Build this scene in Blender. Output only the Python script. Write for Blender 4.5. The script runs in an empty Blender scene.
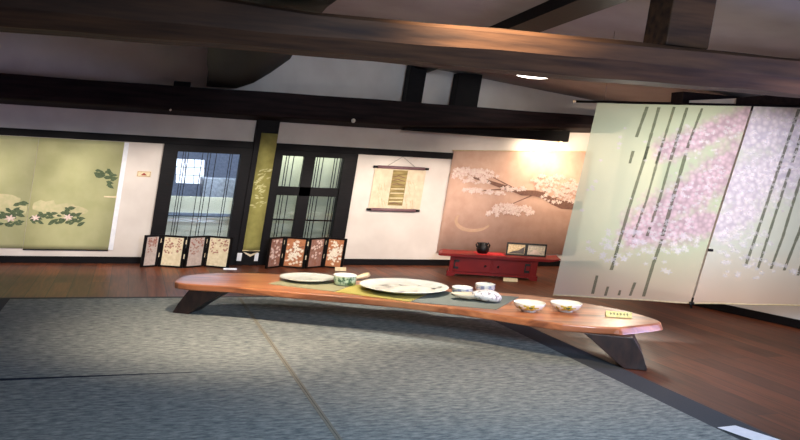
import bpy, bmesh, math, random
from mathutils import Vector, Matrix
random.seed(11)
PI = math.pi
K = 0.12            # uprights modelled slanted to match the sideways-stretched view, 12 cm per metre of height
sc = bpy.context.scene
C = sc.collection

# ---------------------------------------------------------------- materials
def lin(c):
    c /= 255.0
    return c / 12.92 if c <= 0.04045 else ((c + 0.055) / 1.055) ** 2.4
def rgb(r, g, b):
    return (lin(r), lin(g), lin(b), 1)

def new_mat(name):
    m = bpy.data.materials.new(name); m.use_nodes = True
    nt = m.node_tree; nt.nodes.clear()
    out = nt.nodes.new('ShaderNodeOutputMaterial')
    return m, nt, out

def mat(name, c1, c2=None, scale=(6, 6, 6), rough=0.6, metal=0.0, noise=4.0, detail=4, bump=0.0,
        lo=0.35, hi=0.65, coat=0.0, spec=0.5, coord='Object'):
    m, nt, out = new_mat(name)
    N, L = nt.nodes, nt.links
    b = N.new('ShaderNodeBsdfPrincipled'); L.new(b.outputs[0], out.inputs[0])
    b.inputs['Roughness'].default_value = rough
    b.inputs['Metallic'].default_value = metal
    b.inputs['Specular IOR Level'].default_value = spec
    b.inputs['Coat Weight'].default_value = coat
    if c2 is None:
        c2 = tuple(x * 0.86 for x in c1[:3]) + (1,)
    tc = N.new('ShaderNodeTexCoord'); mp = N.new('ShaderNodeMapping')
    mp.inputs['Scale'].default_value = scale
    L.new(tc.outputs[coord], mp.inputs[0])
    nz = N.new('ShaderNodeTexNoise'); nz.inputs['Scale'].default_value = noise
    nz.inputs['Detail'].default_value = detail
    L.new(mp.outputs[0], nz.inputs['Vector'])
    cr = N.new('ShaderNodeValToRGB')
    cr.color_ramp.elements[0].position = lo; cr.color_ramp.elements[0].color = c1
    cr.color_ramp.elements[1].position = hi; cr.color_ramp.elements[1].color = c2
    L.new(nz.outputs['Fac'], cr.inputs[0]); L.new(cr.outputs[0], b.inputs['Base Color'])
    if bump:
        bp = N.new('ShaderNodeBump'); bp.inputs['Strength'].default_value = bump
        bp.inputs['Distance'].default_value = 0.01
        L.new(nz.outputs['Fac'], bp.inputs['Height']); L.new(bp.outputs[0], b.inputs['Normal'])
    return m

M = {}
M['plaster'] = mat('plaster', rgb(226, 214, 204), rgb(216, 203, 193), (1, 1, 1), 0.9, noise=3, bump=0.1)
M['ceiling'] = mat('dimmed_ceiling_plaster', rgb(166, 156, 154), rgb(154, 144, 141), (1, 1, 1), 0.95, noise=2)  # white plaster like the walls, darkened so its dimness sits in the colour
M['blackwood'] = mat('black_stained_wood', rgb(19, 14, 16), rgb(11, 9, 11), (2, 20, 20), 0.6, bump=0.2, spec=0.15)
M['beam'] = mat('old_beam_wood', rgb(88, 61, 42), rgb(46, 33, 27), (0.6, 7, 7), 0.7, noise=2.5, detail=8, bump=0.6, lo=0.3, hi=0.7, spec=0.2)
M['darkbeam'] = mat('dark_beam_wood', rgb(40, 28, 29), rgb(22, 16, 19), (0.8, 9, 9), 0.7, noise=2.5, detail=6, bump=0.4, spec=0.15)
M['lacquer_red'] = mat('red_lacquer', rgb(140, 24, 20), rgb(120, 17, 15), (1, 1, 1), 0.45, spec=0.2)
M['lacquer_black'] = mat('black_lacquer', rgb(18, 14, 14), rgb(12, 10, 10), rough=0.4, spec=0.25)
M['iron'] = mat('black_iron', rgb(22, 18, 18), rgb(14, 12, 12), rough=0.5, metal=0.3)
M['redcloth'] = mat('red_cloth', rgb(214, 24, 34), rgb(180, 14, 26), (40, 40, 40), 0.8)
M['cream'] = mat('cream_paper', rgb(226, 208, 180), rgb(212, 190, 160), (3, 3, 3), 0.9)
M['white'] = mat('white_card', rgb(240, 238, 240), rgb(230, 228, 232), rough=0.8)
M['creamcard'] = mat('cream_card', rgb(232, 214, 176), rgb(220, 198, 156), rough=0.8)
M['yellowcard'] = mat('yellow_green_card', rgb(216, 210, 130), rgb(226, 222, 170), rough=0.8, noise=10)
M['ink'] = mat('ink', rgb(50, 44, 30), rgb(36, 32, 22), rough=0.9)
M['redmark'] = mat('red_mark', rgb(170, 70, 66), rgb(140, 56, 54), rough=0.9)
M['peach'] = mat('peach_cloth', rgb(216, 176, 154), rgb(206, 163, 141), (2, 2, 2), 0.95, noise=3)
M['moon'] = mat('faint_olive_print', rgb(198, 160, 130), rgb(204, 164, 138), rough=0.95)
M['branch'] = mat('branch_print', rgb(136, 98, 82), rgb(116, 82, 70), (8, 8, 8), 0.95)
M['blossom'] = mat('pale_blossom_print', rgb(240, 220, 206), rgb(226, 190, 178), (9, 9, 9), 0.95)
M['blossomwhite'] = mat('white_blossom_print', rgb(250, 240, 220), rgb(240, 222, 196), (12, 12, 12), 0.9)
M['blossompink'] = mat('dusty_pink_print', rgb(184, 128, 112), rgb(150, 98, 86), (14, 14, 14), 0.95)
M['greencloth'] = mat('sage_green_cloth', rgb(188, 184, 136), rgb(178, 175, 126), (1.5, 1.5, 1.5), 0.95, noise=3)
M['pinkwash'] = mat('pale_peach_wash_print', rgb(206, 192, 150), rgb(190, 184, 138), (5, 5, 5), 0.95)
M['leaf'] = mat('dark_green_leaf_print', rgb(74, 88, 62), rgb(96, 108, 78), (12, 12, 12), 0.95)
M['olivecloth'] = mat('olive_green_cloth', rgb(150, 142, 78), rgb(134, 126, 66), (3, 3, 3), 0.9)
M['swirl'] = mat('pale_swirl_print', rgb(196, 188, 136), rgb(180, 172, 116), rough=0.9)
M['goldpaper'] = mat('pale_gold_paper', rgb(232, 216, 184), rgb(216, 198, 160), (6, 6, 6), 0.7)
M['mauvepaper'] = mat('mauve_grey_paper', rgb(206, 188, 176), rgb(190, 170, 158), (8, 8, 8), 0.8)
M['copperpaper'] = mat('copper_paper', rgb(196, 128, 84), rgb(176, 106, 66), (6, 6, 6), 0.6)
M['copperdim'] = mat('dim_copper_mauve_paper', rgb(160, 120, 108), rgb(150, 98, 78), (7, 7, 7), 0.7)
M['mauverod'] = mat('mauve_rod_wrap', rgb(126, 92, 96), rgb(112, 80, 86), rough=0.6)
M['scrollpic'] = mat('olive_gold_painting', rgb(172, 150, 96), rgb(120, 100, 58), (2, 2, 16), 0.9, noise=2)
M['scrollline'] = mat('faint_bamboo_line_print', rgb(202, 178, 146), rgb(190, 166, 130), rough=0.9)
M['cord'] = mat('grey_cord', rgb(150, 138, 130), rough=0.9)
M['porcelain'] = mat('white_porcelain', rgb(240, 236, 222), rgb(234, 228, 208), (3, 3, 3), 0.22, coat=0.3)
M['sprig'] = mat('grey_brown_sprig_glaze', rgb(120, 110, 96), rgb(90, 82, 76), rough=0.3)
M['yellowglaze'] = mat('yellow_flower_glaze', rgb(216, 190, 60), rgb(170, 156, 50), (30, 30, 30), 0.3)
M['greenglaze'] = mat('green_patterned_glaze', rgb(190, 206, 176), rgb(70, 104, 74), (14, 14, 14), 0.3, noise=2, lo=0.45, hi=0.55)
M['blueglaze'] = mat('blue_and_buff_patterned_glaze', rgb(236, 228, 212), rgb(150, 150, 172), (12, 12, 12), 0.3, noise=2, lo=0.5, hi=0.62)
M['mottle'] = mat('mottled_glaze', rgb(240, 232, 222), rgb(150, 136, 140), (26, 26, 26), 0.3, noise=1.5, lo=0.52, hi=0.64)
M['bamboo'] = mat('pale_bamboo', rgb(226, 204, 160), rgb(210, 184, 136), rough=0.5)
M['matgrey'] = mat('grey_green_woven_mat', rgb(150, 142, 106), rgb(132, 126, 94), (60, 60, 60), 0.95)
M['matolive'] = mat('yellow_green_woven_mat', rgb(182, 166, 84), rgb(164, 150, 74), (60, 60, 60), 0.95)
M['matblue'] = mat('blue_grey_woven_mat', rgb(132, 134, 122), rgb(114, 118, 108), (60, 60, 60), 0.95)
M['underlay'] = mat('dark_grey_underlay', rgb(60, 62, 66), rgb(52, 54, 58), (30, 30, 30), 0.95)
M['gap_shade'] = mat('painted_gap_shade', rgb(40, 46, 60), rgb(30, 36, 50), rough=0.95, spec=0.1)  # shade in the gap between the mats, as a flat dark colour
M['seam'] = mat('buff_mat_binding', rgb(128, 124, 110), rgb(116, 113, 102), (20, 20, 20), 0.9)
M['photo_a'] = mat('sepia_photo', rgb(212, 188, 144), rgb(180, 152, 110), (14, 14, 14), 0.35)
M['photo_b'] = mat('grey_photo', rgb(200, 186, 156), rgb(150, 140, 136), (16, 16, 16), 0.35)
M['photo_d'] = mat('dark_photo_tone', rgb(70, 56, 50), rgb(50, 40, 38), rough=0.35)
M['bluewall'] = mat('blue_grey_room_wall', rgb(96, 106, 128), rgb(80, 90, 112), rough=0.9)
M['steel'] = mat('grey_steel', rgb(130, 140, 156), rgb(104, 112, 128), rough=0.4, metal=0.4)
M['lampwhite'] = mat('white_enamel', rgb(226, 220, 210), rough=0.4)

def slat_mat(name, c1, c2, n=60):
    m, nt, out = new_mat(name); N, L = nt.nodes, nt.links
    b = N.new('ShaderNodeBsdfPrincipled'); b.inputs['Roughness'].default_value = 0.8
    L.new(b.outputs[0], out.inputs[0])
    tc = N.new('ShaderNodeTexCoord'); mp = N.new('ShaderNodeMapping'); mp.inputs['Scale'].default_value = (0, 0, n)
    L.new(tc.outputs['Object'], mp.inputs[0])
    w = N.new('ShaderNodeTexWave'); w.bands_direction = 'Z'; w.inputs['Scale'].default_value = 0.35; w.inputs['Distortion'].default_value = 0.0
    L.new(mp.outputs[0], w.inputs[0])
    cr = N.new('ShaderNodeValToRGB'); cr.color_ramp.elements[0].color = c1; cr.color_ramp.elements[1].color = c2
    L.new(w.outputs['Fac'], cr.inputs[0]); L.new(cr.outputs[0], b.inputs['Base Color'])
    return m
M['blindpale'] = slat_mat('pale_blind', rgb(186, 192, 176), rgb(214, 216, 200))
M['blindgreen'] = slat_mat('green_grey_blind', rgb(140, 144, 122), rgb(182, 184, 160))

def emis(name, col, s):
    m, nt, out = new_mat(name)
    e = nt.nodes.new('ShaderNodeEmission'); e.inputs[0].default_value = col; e.inputs[1].default_value = s
    nt.links.new(e.outputs[0], out.inputs[0]); return m
M['daylight'] = emis('daylight_window', (0.92, 0.96, 1, 1), 2.6)
M['lampglow'] = emis('lamp_disc', (1, 0.95, 0.86, 1), 9)

def glass_mat():
    m, nt, out = new_mat('door_glass'); N, L = nt.nodes, nt.links
    t = N.new('ShaderNodeBsdfTransparent'); t.inputs[0].default_value = (0.86, 0.9, 0.96, 1)
    g = N.new('ShaderNodeBsdfGlossy'); g.inputs['Roughness'].default_value = 0.02
    mx = N.new('ShaderNodeMixShader'); mx.inputs[0].default_value = 0.08
    L.new(t.outputs[0], mx.inputs[1]); L.new(g.outputs[0], mx.inputs[2]); L.new(mx.outputs[0], out.inputs[0])
    return m
M['glass'] = glass_mat()

def floor_mat():
    m, nt, out = new_mat('floor_planks'); N, L = nt.nodes, nt.links
    b = N.new('ShaderNodeBsdfPrincipled'); L.new(b.outputs[0], out.inputs[0])
    tc = N.new('ShaderNodeTexCoord')
    mp = N.new('ShaderNodeMapping'); mp.inputs['Rotation'].default_value = (0, 0, PI / 2)
    L.new(tc.outputs['Object'], mp.inputs[0])
    br = N.new('ShaderNodeTexBrick'); br.inputs['Scale'].default_value = 1.0
    br.inputs['Brick Width'].default_value = 2.6; br.inputs['Row Height'].default_value = 0.19
    br.inputs['Mortar Size'].default_value = 0.004; br.inputs['Mortar Smooth'].default_value = 0.1
    br.inputs['Color1'].default_value = rgb(124, 68, 40); br.inputs['Color2'].default_value = rgb(90, 47, 29)
    br.inputs['Mortar'].default_value = rgb(46, 28, 22)
    L.new(mp.outputs[0], br.inputs['Vector'])
    mp2 = N.new('ShaderNodeMapping'); mp2.inputs['Scale'].default_value = (14, 0.9, 1)
    L.new(tc.outputs['Object'], mp2.inputs[0])
    nz = N.new('ShaderNodeTexNoise'); nz.inputs['Scale'].default_value = 2.2; nz.inputs['Detail'].default_value = 8
    nz.inputs['Distortion'].default_value = 0.6
    L.new(mp2.outputs[0], nz.inputs['Vector'])
    cr = N.new('ShaderNodeValToRGB')
    cr.color_ramp.elements[0].position = 0.3; cr.color_ramp.elements[0].color = (0.5, 0.45, 0.42, 1)
    cr.color_ramp.elements[1].position = 0.7; cr.color_ramp.elements[1].color = (1.15, 1.05, 1.0, 1)
    L.new(nz.outputs['Fac'], cr.inputs[0])
    mx = N.new('ShaderNodeMix'); mx.data_type = 'RGBA'; mx.blend_type = 'MULTIPLY'; mx.inputs[0].default_value = 1
    L.new(br.outputs['Color'], mx.inputs[6]); L.new(cr.outputs[0], mx.inputs[7]); L.new(mx.outputs[2], b.inputs['Base Color'])
    b.inputs['Roughness'].default_value = 0.42; b.inputs['Specular IOR Level'].default_value = 0.3
    bp = N.new('ShaderNodeBump'); bp.inputs['Strength'].default_value = 0.15; bp.inputs['Distance'].default_value = 0.004
    L.new(nz.outputs['Fac'], bp.inputs['Height']); L.new(bp.outputs[0], b.inputs['Normal'])
    return m
M['floor'] = floor_mat()

def weave_mat(name, a, bcol, dark):
    m, nt, out = new_mat(name); N, L = nt.nodes, nt.links
    b = N.new('ShaderNodeBsdfPrincipled'); b.inputs['Roughness'].default_value = 0.85; L.new(b.outputs[0], out.inputs[0])
    b.inputs['Specular IOR Level'].default_value = 0.3
    tc = N.new('ShaderNodeTexCoord')
    mp = N.new('ShaderNodeMapping'); mp.inputs['Scale'].default_value = (8, 24, 1)
    L.new(tc.outputs['Object'], mp.inputs[0])
    nz = N.new('ShaderNodeTexNoise'); nz.inputs['Scale'].default_value = 1.5; nz.inputs['Detail'].default_value = 6; nz.inputs['Roughness'].default_value = 0.7
    L.new(mp.outputs[0], nz.inputs['Vector'])
    cr = N.new('ShaderNodeValToRGB'); e = cr.color_ramp.elements
    e[0].position = 0.34; e[0].color = dark; e[1].position = 0.68; e[1].color = bcol
    k = e.new(0.5); k.color = a
    L.new(nz.outputs['Fac'], cr.inputs[0])
    wv = N.new('ShaderNodeTexWave'); wv.bands_direction = 'Y'; wv.inputs['Scale'].default_value = 14; wv.inputs['Distortion'].default_value = 2.5
    wv.inputs['Detail'].default_value = 2; wv.inputs['Detail Scale'].default_value = 3
    L.new(tc.outputs['Object'], wv.inputs[0])
    mx = N.new('ShaderNodeMix'); mx.data_type = 'RGBA'; mx.blend_type = 'MULTIPLY'; mx.inputs[0].default_value = 0.12
    L.new(cr.outputs[0], mx.inputs[6]); L.new(wv.outputs['Color'], mx.inputs[7]); L.new(mx.outputs[2], b.inputs['Base Color'])
    bp = N.new('ShaderNodeBump'); bp.inputs['Strength'].default_value = 0.3; bp.inputs['Distance'].default_value = 0.004
    L.new(nz.outputs['Fac'], bp.inputs['Height']); L.new(bp.outputs[0], b.inputs['Normal'])
    return m
M['rush'] = weave_mat('woven_rush', rgb(128, 133, 130), rgb(166, 168, 160), rgb(86, 93, 96))

def table_mat():
    m, nt, out = new_mat('oiled_slab_wood'); N, L = nt.nodes, nt.links
    b = N.new('ShaderNodeBsdfPrincipled'); b.inputs['Roughness'].default_value = 0.38; L.new(b.outputs[0], out.inputs[0])
    b.inputs['Coat Weight'].default_value = 0.35; b.inputs['Coat Roughness'].default_value = 0.22
    tc = N.new('ShaderNodeTexCoord')
    mp = N.new('ShaderNodeMapping'); mp.inputs['Rotation'].default_value = (0, 0, 0.56); mp.inputs['Scale'].default_value = (0.5, 1, 1)
    L.new(tc.outputs['Object'], mp.inputs[0])
    mp2 = N.new('ShaderNodeMapping'); mp2.inputs['Scale'].default_value = (0.8, 9, 9)
    L.new(mp.outputs[0], mp2.inputs[0])
    nz = N.new('ShaderNodeTexNoise'); nz.inputs['Scale'].default_value = 1.2; nz.inputs['Detail'].default_value = 7; nz.inputs['Distortion'].default_value = 0.8
    L.new(mp2.outputs[0], nz.inputs['Vector'])
    cr = N.new('ShaderNodeValToRGB'); e = cr.color_ramp.elements
    e[0].position = 0.3; e[0].color = rgb(112, 62, 38); e[1].position = 0.72; e[1].color = rgb(206, 136, 88)
    k = e.new(0.5); k.color = rgb(174, 104, 64)
    L.new(nz.outputs['Fac'], cr.inputs[0]); L.new(cr.outputs[0], b.inputs['Base Color'])
    return m
M['tablewood'] = table_mat()
M['darkleg'] = mat('dark_walnut_leg', rgb(58, 38, 32), rgb(36, 24, 22), (1.5, 12, 3), 0.4, noise=3)

def cloth_mat(name, base, pink, transp=0.3, see=(0.95, 0.95, 0.9, 1)):
    """thin gauze: pattern from a 'print' attribute, lets some light and sight through"""
    m, nt, out = new_mat(name); N, L = nt.nodes, nt.links
    at = N.new('ShaderNodeAttribute'); at.attribute_name = 'print'
    tc = N.new('ShaderNodeTexCoord')
    nz = N.new('ShaderNodeTexVoronoi'); nz.inputs['Scale'].default_value = 22
    L.new(tc.outputs['Object'], nz.inputs['Vector'])
    n2 = N.new('ShaderNodeTexNoise'); n2.inputs['Scale'].default_value = 16; n2.inputs['Detail'].default_value = 4
    L.new(tc.outputs['Object'], n2.inputs['Vector'])
    ad = N.new('ShaderNodeMath'); ad.operation = 'MULTIPLY_ADD'; ad.inputs[1].default_value = 0.9; ad.inputs[2].default_value = -0.45
    L.new(n2.outputs['Fac'], ad.inputs[0])
    a2 = N.new('ShaderNodeMath'); a2.operation = 'ADD'; a2.use_clamp = True
    L.new(at.outputs['Fac'], a2.inputs[0]); L.new(ad.outputs[0], a2.inputs[1])
    mx = N.new('ShaderNodeMix'); mx.data_type = 'RGBA'; mx.inputs[6].default_value = base
    r2 = N.new('ShaderNodeValToRGB'); r2.color_ramp.elements[0].color = tuple(min(1, x * 1.25) for x in pink[:3]) + (1,)
    r2.color_ramp.elements[0].position = 0.1; r2.color_ramp.elements[1].position = 0.75; r2.color_ramp.elements[1].color = tuple(x * 0.8 for x in pink[:3]) + (1,)
    L.new(nz.outputs['Distance'], r2.inputs[0]); L.new(r2.outputs[0], mx.inputs[7])
    sm = N.new('ShaderNodeMapRange'); sm.inputs[1].default_value = 0.3; sm.inputs[2].default_value = 0.75
    L.new(a2.outputs[0], sm.inputs[0]); L.new(sm.outputs[0], mx.inputs[0])
    sp = N.new('ShaderNodeSeparateXYZ'); gm = N.new('ShaderNodeNewGeometry'); L.new(gm.outputs['Position'], sp.inputs[0])
    dr = N.new('ShaderNodeMapRange'); dr.inputs[1].default_value = .35; dr.inputs[2].default_value = .85; dr.inputs[3].default_value = .9; dr.inputs[4].default_value = 0
    L.new(sp.outputs['Z'], dr.inputs[0])
    dy = N.new('ShaderNodeMix'); dy.data_type = 'RGBA'; dy.inputs[7].default_value = rgb(234, 202, 178)   # tan low down: floor seen through and lit cloth, put into the colour
    L.new(dr.outputs[0], dy.inputs[0]); L.new(mx.outputs[2], dy.inputs[6]); mx = dy
    d = N.new('ShaderNodeBsdfDiffuse'); tl = N.new('ShaderNodeBsdfTranslucent'); tr = N.new('ShaderNodeBsdfTransparent')
    tr.inputs[0].default_value = see
    L.new(mx.outputs[2], d.inputs[0]); L.new(mx.outputs[2], tl.inputs[0])
    m1 = N.new('ShaderNodeMixShader'); m1.inputs[0].default_value = 0.45
    L.new(d.outputs[0], m1.inputs[1]); L.new(tl.outputs[0], m1.inputs[2])
    m2 = N.new('ShaderNodeMixShader'); m2.inputs[0].default_value = transp
    L.new(m1.outputs[0], m2.inputs[1]); L.new(tr.outputs[0], m2.inputs[2]); L.new(m2.outputs[0], out.inputs[0])
    return m
M['noren_a'] = cloth_mat('pale_green_gauze', rgb(214, 226, 196), rgb(226, 198, 212), 0.30)
M['noren_b'] = cloth_mat('lavender_gauze', rgb(218, 224, 214), rgb(232, 222, 242), 0.20)
def print_mat(name, col, tr=0.0):
    m, nt, out = new_mat(name); N, L = nt.nodes, nt.links
    d = N.new('ShaderNodeBsdfDiffuse'); t = N.new('ShaderNodeBsdfTranslucent'); p = N.new('ShaderNodeBsdfTransparent')
    d.inputs[0].default_value = col; t.inputs[0].default_value = col
    a = N.new('ShaderNodeMixShader'); a.inputs[0].default_value = .5; L.new(d.outputs[0], a.inputs[1]); L.new(t.outputs[0], a.inputs[2])
    b = N.new('ShaderNodeMixShader'); b.inputs[0].default_value = tr; L.new(a.outputs[0], b.inputs[1]); L.new(p.outputs[0], b.inputs[2])
    L.new(b.outputs[0], out.inputs[0]); return m
M['stripe'] = print_mat('grey_green_stripe_print', rgb(104, 110, 92), .3)
M['petal'] = print_mat('white_petal_print', rgb(250, 244, 248), .45)

# ---------------------------------------------------------------- mesh helpers
class MB:
    def __init__(s): s.bm = bmesh.new(); s.mi = 0; s.mats = []
    def use(s, name):
        if name not in s.mats: s.mats.append(name)
        s.mi = s.mats.index(name); return s
    def face(s, pts):
        f = s.bm.faces.new([s.bm.verts.new(p) for p in pts]); f.material_index = s.mi; return f
    def hexa(s, p):   # 8 points: bottom ring 0-3, top ring 4-7
        v = [s.bm.verts.new(q) for q in p]
        for ids in ((3, 2, 1, 0), (4, 5, 6, 7), (0, 1, 5, 4), (1, 2, 6, 5), (2, 3, 7, 6), (3, 0, 4, 7)):
            f = s.bm.faces.new([v[i] for i in ids]); f.material_index = s.mi
        return s
    def box(s, x0, x1, y0, y1, z0, z1):
        return s.hexa([(x0, y0, z0), (x1, y0, z0), (x1, y1, z0), (x0, y1, z0), (x0, y0, z1), (x1, y0, z1), (x1, y1, z1), (x0, y1, z1)])
    def prism(s, poly, d0, d1):   # two rings given by functions of each 2d point
        n = len(poly)
        a = [s.bm.verts.new(d0(p)) for p in poly]; b = [s.bm.verts.new(d1(p)) for p in poly]
        fs = [s.bm.faces.new(a[::-1]), s.bm.faces.new(b)]
        for i in range(n): fs.append(s.bm.faces.new((a[i], a[(i + 1) % n], b[(i + 1) % n], b[i])))
        for f in fs: f.material_index = s.mi
        return s
    def loft(s, rings, cap=True, closed=True):
        R = [[s.bm.verts.new(p) for p in r] for r in rings]
        n = len(R[0])
        for i in range(len(R) - 1):
            for j in range(n if closed else n - 1):
                f = s.bm.faces.new((R[i][j], R[i][(j + 1) % n], R[i + 1][(j + 1) % n], R[i + 1][j])); f.material_index = s.mi; f.smooth = True
        if cap:
            for r in (R[0][::-1], R[-1]):
                f = s.bm.faces.new(r); f.material_index = s.mi
        return s
    def tube(s, pts, r, n=8):
        pts = [Vector(p) for p in pts]; rs = r if isinstance(r, (list, tuple)) else [r] * len(pts)
        rings = []; up = Vector((0, 0, 1))
        for i, p in enumerate(pts):
            t = (pts[min(i + 1, len(pts) - 1)] - pts[max(i - 1, 0)]).normalized()
            a = t.cross(up if abs(t.z) < 0.9 else Vector((1, 0, 0))).normalized(); b = t.cross(a)
            rings.append([p + (a * math.cos(q) + b * math.sin(q)) * rs[i] for q in [2 * PI * k / n for k in range(n)]])
        return s.loft(rings)
    def lathe(s, prof, c, n=48, sx=1, sy=1, rot=0, pick=None):
        rings = []
        for (r, z) in prof:
            ring = []
            for k in range(n):
                a = 2 * PI * k / n; x = r * math.cos(a) * sx; y = r * math.sin(a) * sy
                ring.append((c[0] + x * math.cos(rot) - y * math.sin(rot), c[1] + x * math.sin(rot) + y * math.cos(rot), c[2] + z))
            rings.append(ring)
        R = [[s.bm.verts.new(p) for p in r] for r in rings]
        for i in range(len(R) - 1):
            for j in range(n):
                f = s.bm.faces.new((R[i][j], R[i][(j + 1) % n], R[i + 1][(j + 1) % n], R[i + 1][j])); f.smooth = True
                f.material_index = s.mi
                if pick:
                    q = pick(i, j)
                    if q is not None: s.use(q); f.material_index = s.mi; s.use(s.mats[0])
        for r in (R[0][::-1], R[-1]):
            f = s.bm.faces.new(r); f.material_index = s.mi
        return s
    def build(s, name, m, parent=None, lean=False, loc=None, bevel=0, segs=2, smooth=False):
        if isinstance(m, str): m = [m]
        names = s.mats if s.mats else m
        base = Vector((0, 0, 0))
        if lean:
            for v in s.bm.verts: v.co.x += K * v.co.z
        if parent is not None: base = parent.matrix_world_base if False else WORLD[parent.name]
        elif loc is not None: base = Vector(loc)
        for v in s.bm.verts: v.co -= base
        bmesh.ops.recalc_face_normals(s.bm, faces=s.bm.faces) if not getattr(s, 'flat', False) else None
        me = bpy.data.meshes.new(name); s.bm.to_mesh(me); s.bm.free()
        if smooth:
            for p in me.polygons: p.use_smooth = True
        o = bpy.data.objects.new(name, me); C.objects.link(o)
        for n_ in names: me.materials.append(M[n_])
        if parent is not None:
            o.parent = parent; WORLD[o.name] = base
        else:
            o.location = base; WORLD[o.name] = base
        if bevel:
            b = o.modifiers.new('bevel', 'BEVEL'); b.width = bevel; b.segments = segs; b.limit_method = 'ANGLE'; b.angle_limit = 0.6
        return o
WORLD = {}
def tag(o, label, cat, group=None):
    o['label'] = label; o['category'] = cat
    if group: o['group'] = group
    return o
def thing(name, label, cat, loc=(0, 0, 0), group=None):
    o = bpy.data.objects.new(name, None); C.objects.link(o); o.location = loc; o.empty_display_size = 0.1
    WORLD[o.name] = Vector(loc)
    return tag(o, label, cat, group)
def struct(o): o['kind'] = 'structure'; return o
def sempty(name, loc):
    o = bpy.data.objects.new(name, None); C.objects.link(o); o.location = loc; WORLD[o.name] = Vector(loc); o['kind'] = 'structure'; return o
def flower(n=5, r=1.0, rot=0.0, squash=1.0):
    pts = []
    for k in range(n * 4):
        a = 2 * PI * k / (n * 4); q = r * (0.68 + 0.32 * math.cos(n * a))
        pts.append((q * math.cos(a + rot), q * math.sin(a + rot) * squash))
    return pts
def leafpts(r, rot, w=0.42):
    pts = [(-1, 0), (-0.45, w), (0.2, w * 0.9), (1, 0), (0.2, -w * 0.9), (-0.45, -w)]
    return [(r * (x * math.cos(rot) - y * math.sin(rot)), r * (x * math.sin(rot) + y * math.cos(rot))) for x, y in pts]
def blob(r, rot=0, n=12, sq=0.6):
    return [(r * (1 + random.uniform(-.25, .25)) * math.cos(2 * PI * k / n), sq * r * (1 + random.uniform(-.25, .25)) * math.sin(2 * PI * k / n)) for k in range(n)]

# ---------------------------------------------------------------- room shell
YW = 10.59
def ceil_z(x): return 3.23 - 0.1 * x
b = MB(); b.box(-3.3, 9.2, -2.5, 13.7, -0.12, 0); struct(b.build('floor', 'floor'))
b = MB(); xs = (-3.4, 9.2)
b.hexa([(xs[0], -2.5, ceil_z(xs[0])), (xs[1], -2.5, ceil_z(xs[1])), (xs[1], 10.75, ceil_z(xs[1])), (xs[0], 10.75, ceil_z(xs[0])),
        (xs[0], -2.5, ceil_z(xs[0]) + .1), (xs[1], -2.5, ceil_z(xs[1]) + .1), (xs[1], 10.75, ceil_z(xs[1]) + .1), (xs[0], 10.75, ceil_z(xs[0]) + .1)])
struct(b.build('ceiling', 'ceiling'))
b = MB()
def wseg(b, x0, x1, z0, z1, y0=YW, y1=YW + .12): b.box(x0, x1, y0, y1, z0, z1)
wseg(b, -3.2, 0.22, 0, 1.56); wseg(b, 1.31, 1.63, 0, 1.56); wseg(b, 2.765, 7.0, 0, 1.56)
wseg(b, -3.2, 7.0, 1.56, 2.42)
b.hexa([(-3.2, YW, 2.42), (7.0, YW, 2.42), (7.0, YW + .12, 2.42), (-3.2, YW + .12, 2.42), (-3.5, YW, 3.5), (6.9, YW, 2.51), (6.9, YW + .12, 2.51), (-3.5, YW + .12, 3.5)])
struct(b.build('wall_back', 'plaster', lean=True))
b = MB(); b.box(-3.3, -3.2, -2.5, YW, 0, 3.5); struct(b.build('wall_left', 'plaster', lean=True))
def rx(y): return 6.49 + 0.224 * (6.17 - y)
b = MB()
def rwall(b, y0, y1, z0, z1, t, off=0):
    b.hexa([(rx(y0) - off, y0, z0), (rx(y0) + t, y0, z0), (rx(y1) + t, y1, z0), (rx(y1) - off, y1, z0),
            (rx(y0) - off, y0, z1), (rx(y0) + t, y0, z1), (rx(y1) + t, y1, z1), (rx(y1) - off, y1, z1)])
rwall(b, -2.5, 8.2, 0, 2.40, .12)
b.box(rx(8.2) + .12, 7.1, 8.1, 8.2, 0, 2.40); b.box(7.0, 7.1, 8.2, YW, 0, 2.45)
struct(b.build('wall_right', 'plaster', lean=True))
b = MB(); rwall(b, -2.5, 8.215, 0, 0.085, 0, .018); b.box(rx(8.2) + .0, 7.0, 8.2, 8.22, 0, .085); struct(b.build('baseboard_right', 'blackwood', lean=True))
for i, (x0, x1) in enumerate(((-3.2, 0.20), (2.78, 7.0))):
    b = MB(); b.box(x0, x1, YW - .025, YW, 0, .085)
    struct(b.build(('baseboard_back', 'baseboard_alcove')[i], 'blackwood', lean=True))
# long lintel rail
b = MB(); b.box(-3.2, 4.18, YW - .07, YW, 1.55, 1.64); struct(b.build('trim_1', 'blackwood', lean=True, bevel=.006))
# post between the doors
b = MB(); b.box(1.325, 1.62, 10.47, YW, 0, 1.96); struct(b.build('trim_2', 'blackwood', lean=True, bevel=.006))
# wall plate along the right wall top
b = MB()
def wp(y, o): return rx(y) + K * 2.4 - o * .4
b.hexa([(wp(3, .2), 3, 2.25), (wp(3, 0), 3, 2.25), (wp(7.3, 0), 7.3, 2.25), (wp(7.3, .2), 7.3, 2.25), (wp(3, .2), 3, 2.52), (wp(3, 0), 3, 2.50), (wp(7.3, 0), 7.3, 2.40), (wp(7.3, .2), 7.3, 2.40)])
b.box(6.27, 7.2, 8.0, 8.22, 2.25, 2.50)
struct(b.build('trim_3', 'darkbeam', lean=False))

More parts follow.
